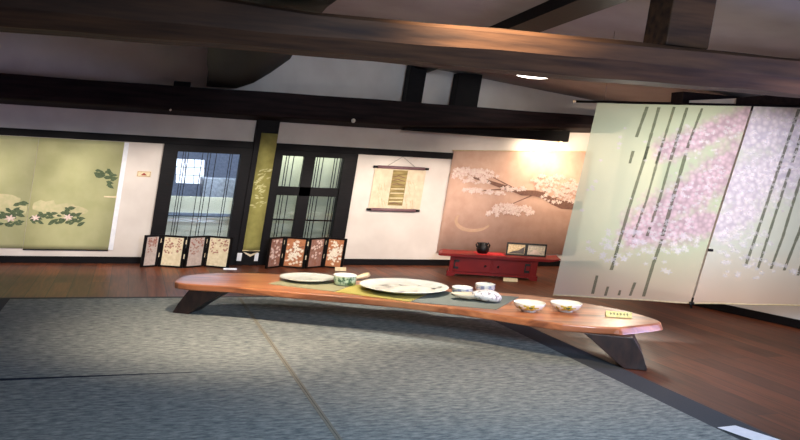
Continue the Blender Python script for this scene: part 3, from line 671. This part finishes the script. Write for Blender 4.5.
# ---------------------------------------------------------------- floor mats
b = MB(); b.prism([(-1.28, 2.0), (3.60, 2.0), (3.58, 8.2), (-1.26, 8.2)], lambda p: (p[0], p[1], 0.0), lambda p: (p[0], p[1], .002)); tag(b.build('carpet_underlay', 'underlay'), 'dark grey underlay showing as a border around the woven mats', 'underlay')
def rush(label, poly, bind):
    t = thing('woven_mat', label, 'mat', (sum(p[0] for p in poly) / len(poly), sum(p[1] for p in poly) / len(poly), .002), 'woven mats on the floor')
    b = MB(); b.prism(poly, lambda p: (p[0], p[1], .002), lambda p: (p[0], p[1], .007)); b.build('weave', 'rush', t)
    if bind:
        (x0, x1, y0, y1) = bind[:4]
        b = MB(); b.box(x0, x1, y0, y1, .0065, .0085); b.build('binding', 'seam', t)
        if len(bind) > 4:
            b = MB(); b.hexa([(-1.05, 5.315, .0022), (.45, 5.349, .0022), (.45, 5.356, .0022), (-1.05, 5.37, .0022), (-1.05, 5.315, .0074), (.45, 5.349, .0074), (.45, 5.356, .0074), (-1.05, 5.37, .0074)]); b.build('gap_shade_strip', 'gap_shade', t)  # dark strip laid in the tapered gap, painting the shade inside it
rush('blue-grey woven mat at the back left, reaching under the table leg', [(-1.05, 5.371), (-.4, 5.366), (.5, 5.356), (1.078, 5.351), (1.078, 8.1), (-1.05, 8.1)], (1.062, 1.078, 5.352, 8.1, 1))
rush('blue-grey woven mat at the front left, nearest the camera', [(-1.05, 2.0), (1.078, 2.0), (1.078, 5.349), (.5, 5.3475), (-.4, 5.327), (-1.05, 5.312)], (1.062, 1.078, 2.0, 5.349))
rush('blue-grey woven mat on the right, lying partly under the low table', [(1.081, 2.0), (3.33, 2.0), (3.33, 8.1), (1.081, 8.1)], (1.081, 1.096, 2.0, 8.1))
card('paper_sheet', 'white sheet of paper on the floor at the right edge of the mats', [(3.345, 3.715), (3.484, 3.725), (3.58, 3.43), (3.43, 3.38)], .0088, .002, 'white')

# ---------------------------------------------------------------- long slab table
ta = Vector((.847, -.532, 0)); tw = Vector((.532, .847, 0))
t = thing('low_table', 'long low slab table of polished orange wood with splayed dark legs', 'table', (2.2, 6.6, 0))
out = [(.395, 7.27), (.52, 7.18), (.72, 7.10), (.94, 7.01), (1.42, 6.70), (2.05, 6.37), (2.54, 6.0), (2.83, 5.68), (3.13, 5.32), (3.38, 5.18), (3.50, 5.14), (3.565, 5.125), (3.62, 5.125),
       (4.02, 5.235), (4.09, 5.27), (4.125, 5.34), (4.13, 5.47), (4.10, 5.74), (3.95, 6.05), (3.68, 6.46), (3.33, 6.67), (2.99, 6.84), (2.53, 7.10), (1.89, 7.53), (1.50, 7.76), (1.15, 7.87), (.70, 7.83), (.478, 7.63), (.40, 7.40)]
def chaikin(p, keep=()):
    q = []
    for i in range(len(p)):
        a, c = p[i], p[(i + 1) % len(p)]
        q += [(a[0] * .75 + c[0] * .25, a[1] * .75 + c[1] * .25), (a[0] * .25 + c[0] * .75, a[1] * .25 + c[1] * .75)]
    return q
o1 = chaikin(out)
TZ = .30
def under(p):      # the sawn right end slopes outwards towards its lower edge
    k = .034 if (p[0] > 3.55 and p[1] < 5.32) else 0
    return (p[0] + .33 * k, p[1] - .94 * k, TZ - .058)
b = MB(); b.prism(o1, under, lambda p: (p[0], p[1], TZ)); b.build('tabletop', 'tablewood', t, bevel=.012, segs=3)
def leg(R0, prof, depth, z0):
    R0 = Vector((R0[0], R0[1], 0)); b = MB()
    def at(p, w): v = R0 + ta * p[0] + tw * w; return (v.x, v.y, p[1])
    b.prism(prof, lambda p: at(p, 0), lambda p: at(p, depth)); b.build('leg', 'darkleg', t, bevel=.006)
leg((3.60, 5.03), [(0, 0.0), (.165, 0.0), (.165, .02), (.13, .12), (.08, .20), (.05, .245), (-.32, .245), (-.26, .20), (-.17, .13), (-.07, .05)], .36, 0)
leg((.383, 7.36), [(0, .0075), (.16, .0075), (.24, .07), (.36, .15), (.46, .205), (.55, .245), (.17, .245), (.11, .17), (.05, .09)], .26, 0)
# runner mats
def place(label, quad, m):
    b = MB(); b.prism(quad, lambda p: (p[0], p[1], TZ), lambda p: (p[0], p[1], TZ + .005)); tag(b.build('placemat', m), label, 'placemat')
place('grey-green placemat under the small plate at the left end of the table', [(1.215, 7.178), (1.735, 6.742), (2.02, 7.12), (1.55, 7.50)], 'matgrey')
place('yellow-green placemat under the big platter in the middle of the table', [(1.745, 6.738), (2.268, 6.235), (2.70, 6.78), (2.03, 7.11)], 'matolive')
place('blue-grey placemat under the patterned cups on the table', [(2.275, 6.225), (2.903, 5.862), (3.40, 6.42), (2.71, 6.76)], 'matblue')
Z = TZ + .0055
def shallow(name, label, c, r, h, sx, rot, deco, cat='plate'):
    t = thing(name, label, cat, c)
    b = MB(); b.use('porcelain'); b.lathe([(r * .55, 0), (r * .60, .004), (r * .82, h * .5), (r * .97, h * .92), (r, h), (r * .985, h * 1.04), (r * .93, h * .9), (r * .75, h * .55), (r * .5, h * .4), (r * .02, h * .38)], c, 64, sx, 1, rot)
    b.use('sprig')
    for (x, y, s_) in deco:
        f = math.hypot(x, y); zz = h * (.38 if f < .5 else .4 + (f - .5) * 1.12) + .0035
        for q in range(3):
            xx = c[0] + x * r + random.uniform(-.4, .4) * s_; yy = c[1] + y * r + random.uniform(-.4, .4) * s_
            b.face([(xx + p[0], yy + p[1], c[2] + zz) for p in leafpts(s_ * .5, random.uniform(0, 3))])
    b.build('dish', None, t)
shallow('small_plate', 'small shallow white plate at the left end of the table', (1.625, 7.36, Z), .27, .034, 1, 0, [(.62, -.45, .07), (.7, -.3, .05), (.1, .0, .03)])
shallow('serving_platter', 'big round white platter with painted sprigs in the middle of the table', (2.40, 6.77, Z), .415, .05, 1, 0, [(-.35, .4, .07), (-.3, .15, .05), (.05, .45, .06), (.5, .25, .05), (.62, -.2, .06), (.15, -.35, .05), (-.2, -.4, .05), (-.62, -.05, .05), (.8, -.1, .05)], 'platter')
# green handled pot
pc = (1.925, 7.10, Z)
t = thing('handled_pot', 'small green-patterned pot with a pale side handle left of the platter', 'pot', pc)
b = MB(); b.use('greenglaze'); b.use('porcelain'); b.use('greenglaze')
b.lathe([(.08, 0), (.10, .008), (.108, .045), (.106, .085), (.112, .095), (.103, .098), (.092, .08), (.085, .02), (.01, .016)], pc, 36, pick=lambda i, j: 'porcelain' if i >= 3 else None); b.build('body', None, t)
b = MB(); b.tube([(pc[0] + .095, pc[1] + .04, Z + .052), (pc[0] + .17, pc[1] + .08, Z + .062), (pc[0] + .23, pc[1] + .11, Z + .07), (pc[0] + .27, pc[1] + .13, Z + .074)], [.016, .020, .028, .022], 12); b.build('handle', 'bamboo', t, smooth=True)
# two small cups
for (x, y, lab) in ((2.865, 6.50, 'small patterned cup nearest the platter, behind the cream spout'), (3.17, 6.67, 'small patterned cup behind, at the back edge of the table')):
    t = thing('tea_cup', lab, 'cup', (x, y, Z))
    b = MB(); b.use('blueglaze'); b.use('porcelain'); b.use('blueglaze')
    b.lathe([(.06, 0), (.078, .006), (.095, .04), (.092, .068), (.096, .078), (.09, .08), (.082, .065), (.075, .015), (.01, .012)], (x, y, Z), 32, pick=lambda i, j: 'porcelain' if i >= 3 else None)
    b.build('body', None, t)
# pouring vessel lying on the mat
t = thing('pouring_vessel', 'mottled white teardrop vessel with a long cream spout, on the blue-grey placemat', 'vessel', (2.93, 6.2, Z))
ax = Vector((.86, -.51, 0)).normalized(); cc = Vector((2.885, 6.245, Z)); rings = []
sd = Vector((.51, .86, 0))
for (s_, ry, rz, zc) in ((-.03, .05, .022, .058), (.0, .07, .030, .058), (.05, .095, .045, .055), (.10, .105, .052, .054), (.15, .10, .050, .052), (.19, .08, .040, .044), (.215, .045, .024, .04), (.225, .012, .008, .04)):
    c0 = cc + ax * s_; rings.append([tuple(c0 + sd * ry * math.cos(a) + Vector((0, 0, zc + rz * math.sin(a)))) for a in [2 * PI * k / 24 for k in range(24)]])
b = MB(); b.loft(rings); b.build('body', 'mottle', t, smooth=True)
rings = []
for (s_, ry, z0, z1) in ((-.22, .015, .050, .056), (-.18, .06, .030, .055), (-.12, .085, .014, .056), (-.05, .085, .010, .062), (.0, .065, .020, .07), (.03, .05, .03, .07)):
    c0 = cc + ax * s_; rings.append([tuple(c0 + sd * ry * q + Vector((0, 0, zz))) for q, zz in ((-1, z1), (-.8, z0 + (z1 - z0) * .35), (-.35, z0), (.35, z0), (.8, z0 + (z1 - z0) * .35), (1, z1), (.7, z1 - .006), (0, z1 - .012), (-.7, z1 - .006))])
b = MB(); b.loft(rings); b.build('spout', 'cream', t, smooth=True)
b = MB(); c0 = cc + ax * .19 - sd * .05; b.lathe([(.010, -.008), (.012, 0), (.010, .008)], (c0.x, c0.y, c0.z + .06), 10); b.build('hole', 'iron', t)
# two bowls
def flowerpick(i, j):
    a = j * 5.0; zz = i / 16.0
    for (ca, cz, ra, rz) in ((245, .52, 34, .36), (318, .5, 20, .26), (200, .45, 13, .2)):
        da, dz = (a - ca) / ra, (zz - cz) / rz; r_ = math.hypot(da, dz); th = math.atan2(dz, da)
        if r_ < .74 + .3 * math.cos(5 * th + ca): return 'yellowglaze' if r_ > .26 else 'leaf'
    return None
def dense(p, n):
    q = []
    for k in range(n + 1):
        f = k / n * (len(p) - 1); i_ = min(int(f), len(p) - 2); g = f - i_
        q.append((p[i_][0] * (1 - g) + p[i_ + 1][0] * g, p[i_][1] * (1 - g) + p[i_ + 1][1] * g))
    return q
for (x, y, lab) in ((3.175, 5.80, 'white bowl with a yellow flower, nearer the patterned vessel'), (3.505, 5.77, 'white bowl with a yellow flower, nearer the right end of the table')):
    t = thing('soup_bowl', lab, 'bowl', (x, y, TZ))
    b = MB(); b.use('porcelain'); b.use('yellowglaze'); b.use('leaf'); b.use('porcelain')
    b.lathe(dense([(.060, .010), (.090, .016), (.114, .030), (.128, .048), (.133, .064), (.134, .074)], 16) + [(.129, .075), (.118, .05), (.09, .024), (.01, .016)], (x, y, TZ), 72, pick=lambda i, j: flowerpick(i, j) if i < 16 else None); b.build('bowl', None, t)
    b = MB(); b.lathe([(.062, 0), (.062, .014), (.01, .014)], (x, y, TZ), 32); b.build('foot_ring', 'porcelain', t)
# card on the table
t = thing('name_card', 'small yellow-green lettered card at the right end of the table', 'card', (3.85, 5.5, TZ))
p0, p1 = Vector((3.745, 5.53, TZ)), Vector((3.935, 5.44, TZ)); d = (p1 - p0).normalized(); n_ = Vector((-d.y, d.x, 0))
def KP(s, q, o=0.0): v = p0 + d * s + n_ * (q * .6 + o * -.86) + Vector((0, 0, q * .8 + o * .5)); return tuple(v)
Lc = (p1 - p0).length
b = MB(); b.hexa([KP(0, 0), KP(Lc, 0), tuple(Vector(KP(Lc, 0)) + n_ * .07), tuple(Vector(KP(0, 0)) + n_ * .07), KP(0, .052), KP(Lc, .052), tuple(Vector(KP(Lc, .052)) + n_ * .01), tuple(Vector(KP(0, .052)) + n_ * .01)]); b.build('sheet', 'yellowcard', t)
b = MB(); b.use('ink')
for k in range(6):
    s_ = .03 + k * .027
    b.face([KP(s_, .026, .001), KP(s_ + .016, .026, .001), KP(s_ + .016, .030, .001), KP(s_, .030, .001)])
    b.face([KP(s_ + .006, .018, .0012), KP(s_ + .010, .018, .0012), KP(s_ + .010, .040, .0012), KP(s_ + .006, .040, .0012)])
    if k % 2: b.face([KP(s_, .036, .001), KP(s_ + .014, .036, .001), KP(s_ + .014, .039, .001), KP(s_, .039, .001)])
b.flat = True; b.build('lettering', None, t)

# ---------------------------------------------------------------- noren curtains
NA = Vector((3.86, 6.57, 0)); NE = Vector((.9444, -.3288, 0)); NN = Vector((.3288, .9444, 0))
def NP(s, z, o=0.0):
    w = .018 * math.sin(s * 9 + z * .8) * (1 - .35 * z) + .012 * math.sin(s * 4.3 - z)
    v = NA + NE * s + NN * (w + o); return (v.x, v.y, z)
def capsule(s, z, c):
    (x0, z0), (x1, z1), r_ = c; dx, dz = x1 - x0, z1 - z0
    f = max(0, min(1, ((s - x0) * dx + (z - z0) * dz) / (dx * dx + dz * dz))); return max(0.0, 1 - math.hypot(s - x0 - f * dx, z - z0 - f * dz) / r_)
def noren(label, corners, m, caps, stripes, petals, loc, tips):
    t = thing('noren_curtain', label, 'curtain', loc)
    tl, tr, bl, br_ = corners; nu, nv = 56, 72
    b = MB(); b.use(m); bm = b.bm; lay = bm.verts.layers.float.new('print')
    def uv(u, v): return ((bl[0] * (1 - u) + br_[0] * u) * (1 - v) + (tl[0] * (1 - u) + tr[0] * u) * v, (bl[1] * (1 - u) + br_[1] * u) * (1 - v) + (tl[1] * (1 - u) + tr[1] * u) * v)
    G = []
    for j in range(nv + 1):
        row = []
        for i in range(nu + 1):
            s, z = uv(i / nu, j / nv); v = bm.verts.new(NP(s, z)); v[lay] = max([capsule(s, z, c) for c in caps] + [0]); row.append(v)
        G.append(row)
    for j in range(nv):
        for i in range(nu):
            f = bm.faces.new((G[j][i], G[j][i + 1], G[j + 1][i + 1], G[j + 1][i])); f.smooth = True
    b.use('stripe')
    for (w, pts, gaps) in stripes:
        for (s0, z0), (s1, z1) in zip(pts, pts[1:]):
            n = max(2, int(abs(z0 - z1) / .045))
            for k in range(n):
                if random.random() < gaps * .5: continue
                fa, fb_ = k / n, (k + .99) / n
                sa, za, sb, zb = s0 + (s1 - s0) * fa, z0 + (z1 - z0) * fa, s0 + (s1 - s0) * fb_, z0 + (z1 - z0) * fb_
                ww = w * random.uniform(1.0, 1.3)
                b.face([NP(sa - ww, za, -.003), NP(sa + ww, za, -.003), NP(sb + ww, zb, -.003), NP(sb - ww, zb, -.003)])
    b.use('petal')
    for (c, n, sz) in petals:
        (x0, z0), (x1, z1), r_ = c
        for _ in range(n):
            f = random.random(); s = x0 + (x1 - x0) * f + random.uniform(-r_, r_) * .8; z = z0 + (z1 - z0) * f + random.uniform(-r_, r_) * .8
            # keep inside the cloth
            v = (z - bl[1]) / (tl[1] - bl[1]); lo_, hi_ = bl[0] + (tl[0] - bl[0]) * v + .04, br_[0] + (tr[0] - br_[0]) * v - .04
            if not (0.04 < v < .97 and lo_ < s < hi_): continue
            q = random.uniform(.7, 1.15) * sz * 1.2; b.face([NP(s + p[0], z + p[1], -.004 - random.random() * .002) for p in flower(5, q, random.uniform(0, 6), .7)])
    b.flat = True; b.build('cloth', None, t)
    b = MB(); b.tube([NP(bl[0] + (br_[0] - bl[0]) * k / 10, bl[1] + (br_[1] - bl[1]) * k / 10, 0.0) for k in range(11)], .007, 8); b.build('weight_rod', 'bamboo', t)
    for p, q in tips:
        b = MB(); b.tube([NP(p[0], p[1], -.006), NP(q[0], q[1], -.006)], .013, 8); b.build('rod_tip', 'lacquer_black', t)
LS = [(.013, [(.75, 2.12), (.67, 1.83)], .0), (.012, [(.65, 1.70), (.625, 1.58)], .1), (.013, [(.79, 1.75), (.67, 1.24), (.52, .56)], .04),
      (.012, [(.86, 2.12), (.79, 1.78), (.76, 1.62)], .05), (.010, [(.90, 1.70), (.81, 1.24), (.71, .88)], .12), (.010, [(1.0, 2.13), (.93, 1.83), (.87, 1.59)], .1),
      (.011, [(1.0, 1.62), (.93, 1.26), (.84, .9)], .15), (.012, [(1.12, 2.13), (1.05, 1.84), (.99, 1.58)], .08), (.011, [(1.26, 2.13), (1.16, 1.8)], .05), (.014, [(1.16, 1.8), (1.05, 1.27), (.98, .91)], .08),
      (.013, [(.98, .88), (.92, .65), (.85, .32)], .08), (.012, [(.39, .50), (.36, .32)], .0), (.012, [(.50, .40), (.48, .31)], 0), (.010, [(.62, .37), (.61, .32)], 0), (.012, [(.76, .45), (.72, .32)], 0)]
noren('long pale-green gauze curtain with blossoms and broken stripes, left of the two', ((.274, 2.13), (1.715, 2.172), (-.017, .29), (1.29, .285)), 'noren_a',
      [((.95, 1.72), (1.75, 2.08), .22), ((.8, 1.0), (1.7, 1.72), .36), ((.7, .9), (1.4, 1.05), .26)], LS,
      [(((.85, 1.7), (1.6, 2.0), .16), 80, .022), (((.8, 1.0), (1.6, 1.6), .26), 170, .022), (((.45, .85), (1.3, .85), .12), 70, .03), (((.3, .75), (1.1, .65), .12), 26, .035), (((.2, 1.0), (.5, 1.9), .1), 10, .025)],
      (4.5, 6.35, .29), [((1.425, .80), (1.47, .80)), ((1.285, .30), (1.30, .24))])
RS = [(.013, [(2.17, 2.17), (1.99, 1.45), (1.79, .67)], .03), (.012, [(2.27, 2.17), (2.06, 1.26), (1.91, .65)], .05), (.012, [(2.38, 2.17), (2.13, .96), (2.04, .65)], .05), (.012, [(2.5, 2.17), (2.28, 1.02), (2.17, .64)], .05), (.012, [(2.62, 2.17), (2.42, 1.1), (2.3, .6)], .05)]
noren('long lavender-white gauze curtain with dense blossoms at the right edge', ((1.735, 2.172), (2.80, 2.20), (1.312, .283), (2.55, .32)), 'noren_b',
      [((1.75, 1.95), (2.8, 2.0), .5), ((1.65, 1.4), (2.3, 1.75), .5), ((1.55, 1.05), (1.75, 1.2), .3)], RS,
      [(((1.75, 1.9), (2.7, 1.95), .3), 190, .024), (((1.6, 1.3), (2.2, 1.6), .3), 170, .024), (((1.55, .85), (1.9, .9), .2), 60, .03), (((1.6, .6), (2.3, .7), .12), 26, .03)],
      (5.8, 5.9, .28), [((1.300, .285), (1.322, .285))])
t = thing('curtain_rod', 'thin dark rod holding up the two gauze curtains', 'rod', (5.2, 6.1, 2.15))
def RP(s): return (NA + NE * s) + Vector((0, 0, 2.139 + .0295 * (s - .274)))
b = MB(); b.tube([RP(.067), RP(1.5), RP(2.95)], .012, 10); b.build('rod', 'blackwood', t)
b = MB(); b.tube([RP(.05), RP(.075)], .014, 10); b.build('end_cap', 'cream', t)
for s in (.34, 2.6):
    p = RP(s); b = MB(); b.tube([p + Vector((0, 0, .01)), Vector((p.x + .06, p.y, ceil_z(p.x + .06) - .002))], .0025, 6); b.build('cord', 'cord', t)

# ---------------------------------------------------------------- light
def area(loc, tgt, size, power, col, sy=None, spread=180):
    l = bpy.data.lights.new('lamp', 'AREA'); l.energy = power; l.color = col; l.size = size; l.spread = math.radians(spread)
    if sy: l.shape = 'RECTANGLE'; l.size_y = sy
    o = bpy.data.objects.new('room_light', l); C.objects.link(o); o.location = loc
    o.rotation_euler = (Vector(tgt) - Vector(loc)).to_track_quat('-Z', 'Y').to_euler(); return o
def spot(loc, tgt, power, col, ang, blend=.6, r=.06):
    l = bpy.data.lights.new('lamp', 'SPOT'); l.energy = power; l.color = col; l.spot_size = math.radians(ang); l.spot_blend = blend; l.shadow_soft_size = r
    o = bpy.data.objects.new('spot_light', l); C.objects.link(o); o.location = loc
    o.rotation_euler = (Vector(tgt) - Vector(loc)).to_track_quat('-Z', 'Y').to_euler(); return o
WARM = (1, .83, .64); COOL = (.72, .84, 1); NEUT = (1, .93, .84)
for x in (-2.2, -1.5, -.8, -.1, .6, 1.4, 2.3, 3.0, 3.7):
    spot((x, 9.0, 1.54), (x + .1, YW, .46), 50 if x < 2.5 else 68, NEUT if x < 2 else (1, .90, .78), 80, .4)
area((5.85, 10.30, 1.84), (5.9, 10.6, 1.55), .75, 9, (1, .86, .66), .05)
spot((4.9, 8.6, 1.6), (4.95, 10.5, .70), 100, (1, .86, .74), 80, .8)
spot((4.0, 7.9, 2.2), (4.5, 9.5, .2), 38, (1, .86, .70), 50, .8)  # unseen spot added to warm the front of the red chest
spot((6.7, 9.0, 1.9), (6.7, 10.55, 1.3), 120, WARM, 90, .8)
spot((dl[0], dl[1], ceil_z(dl[0]) - .05), (dl[0] - .3, dl[1] - .5, 0), 90, WARM, 80, .6)
spot((.85, 6.2, 2.2), (.8, 6.5, 0), 330, WARM, 82, 1)
spot((2.5, 6.1, 2.3), (2.5, 6.7, .3), 270, NEUT, 58, 1)
spot((1.5, 6.6, 2.2), (1.6, 7.4, .3), 190, NEUT, 50, 1)  # unseen spot added to brighten the small plate
spot((3.3, 5.2, 2.3), (3.4, 5.8, .3), 80, NEUT, 45, 1)
spot((0.6, 8.6, 2.1), (.6, 8.6, 0), 90, NEUT, 95, 1)
area((1.7, -.3, 2.8), (2.2, 4.0, 0), 1.5, 270, (.58, .77, 1), spread=120)
spot((5.2, 7.1, 1.9), (6.45, 6.6, .25), 45, WARM, 70, 1)  # unseen spot added behind the curtain to brighten the right wall's foot
area((7.0, 4.2, 1.15), (4.6, 5.0, 1.1), 1.6, 70, (.60, .58, 1), 1.5, 84)
spot((2.0, 4.12, 2.86), (2.15, 4.6, 2.30), 330, (1, .76, .50), 108, 1)
spot((5.9, 8.5, 1.75), (4.95, 6.3, 1.4), 420, (1, .95, .82), 62, 1, .2)  # unseen backlight added to brighten the gauze curtains
spot((4.3, 2.6, 2.2), (5.35, 6.0, 1.25), 340, (1, .95, .94), 42, .8, .2)  # unseen front fill added for the curtains
area((1.5, 12.2, 2.35), (1.5, 11.6, 0), 1.6, 60, (.74, .86, 1))
area((.8, 10.82, 2.2), (.8, 11.0, .3), 1.0, 110, (1, 1, .86), .1)  # unseen strip added to brighten the left blind screen
area((2.2, 10.78, 2.0), (2.2, 10.97, .3), 1.4, 42, (1, 1, .84), .1)  # unseen strip added above the green blind to light it
w = bpy.data.worlds.new('world'); sc.world = w; w.use_nodes = True
w.node_tree.nodes['Background'].inputs[0].default_value = (.62, .66, .8, 1); w.node_tree.nodes['Background'].inputs[1].default_value = .25

GROUPS = {'soup_bowl': 'flowered bowls on the low table', 'tea_cup': 'patterned cups on the low table', 'placemat': 'placemats on the low table',
          'tent_card': 'tent cards on the floor', 'folding_screen': 'small folding screens on the floor', 'noren_curtain': 'gauze curtains on the rod',
          'roof_strut': 'struts on the back beam', 'wall_card': 'white cards on the post foot', 'porcelain_knob': 'porcelain knobs on the back beam'}
for o in list(C.objects):
    g = GROUPS.get(o.name.split('.')[0])
    if g and o.parent is None: o['group'] = g
# ---------------------------------------------------------------- camera
cam = bpy.data.cameras.new('camera'); cam.sensor_width = 36; cam.lens = 36 * 787.934 / 800; cam.clip_start = .05
co = bpy.data.objects.new('camera', cam); C.objects.link(co)
co.matrix_world = Matrix(((0.94573839, -0.02467144, -0.32399106, 0), (-0.32074769, 0.08856466, -0.94301496, 0), (0.05195969, 0.99576484, 0.07584569, 1.5), (0, 0, 0, 1)))
sc.camera = co
vs = sc.view_settings; vs.view_transform = 'Standard'; vs.look = 'None'; vs.gamma = 1; vs.use_curve_mapping = False; vs.exposure = 0
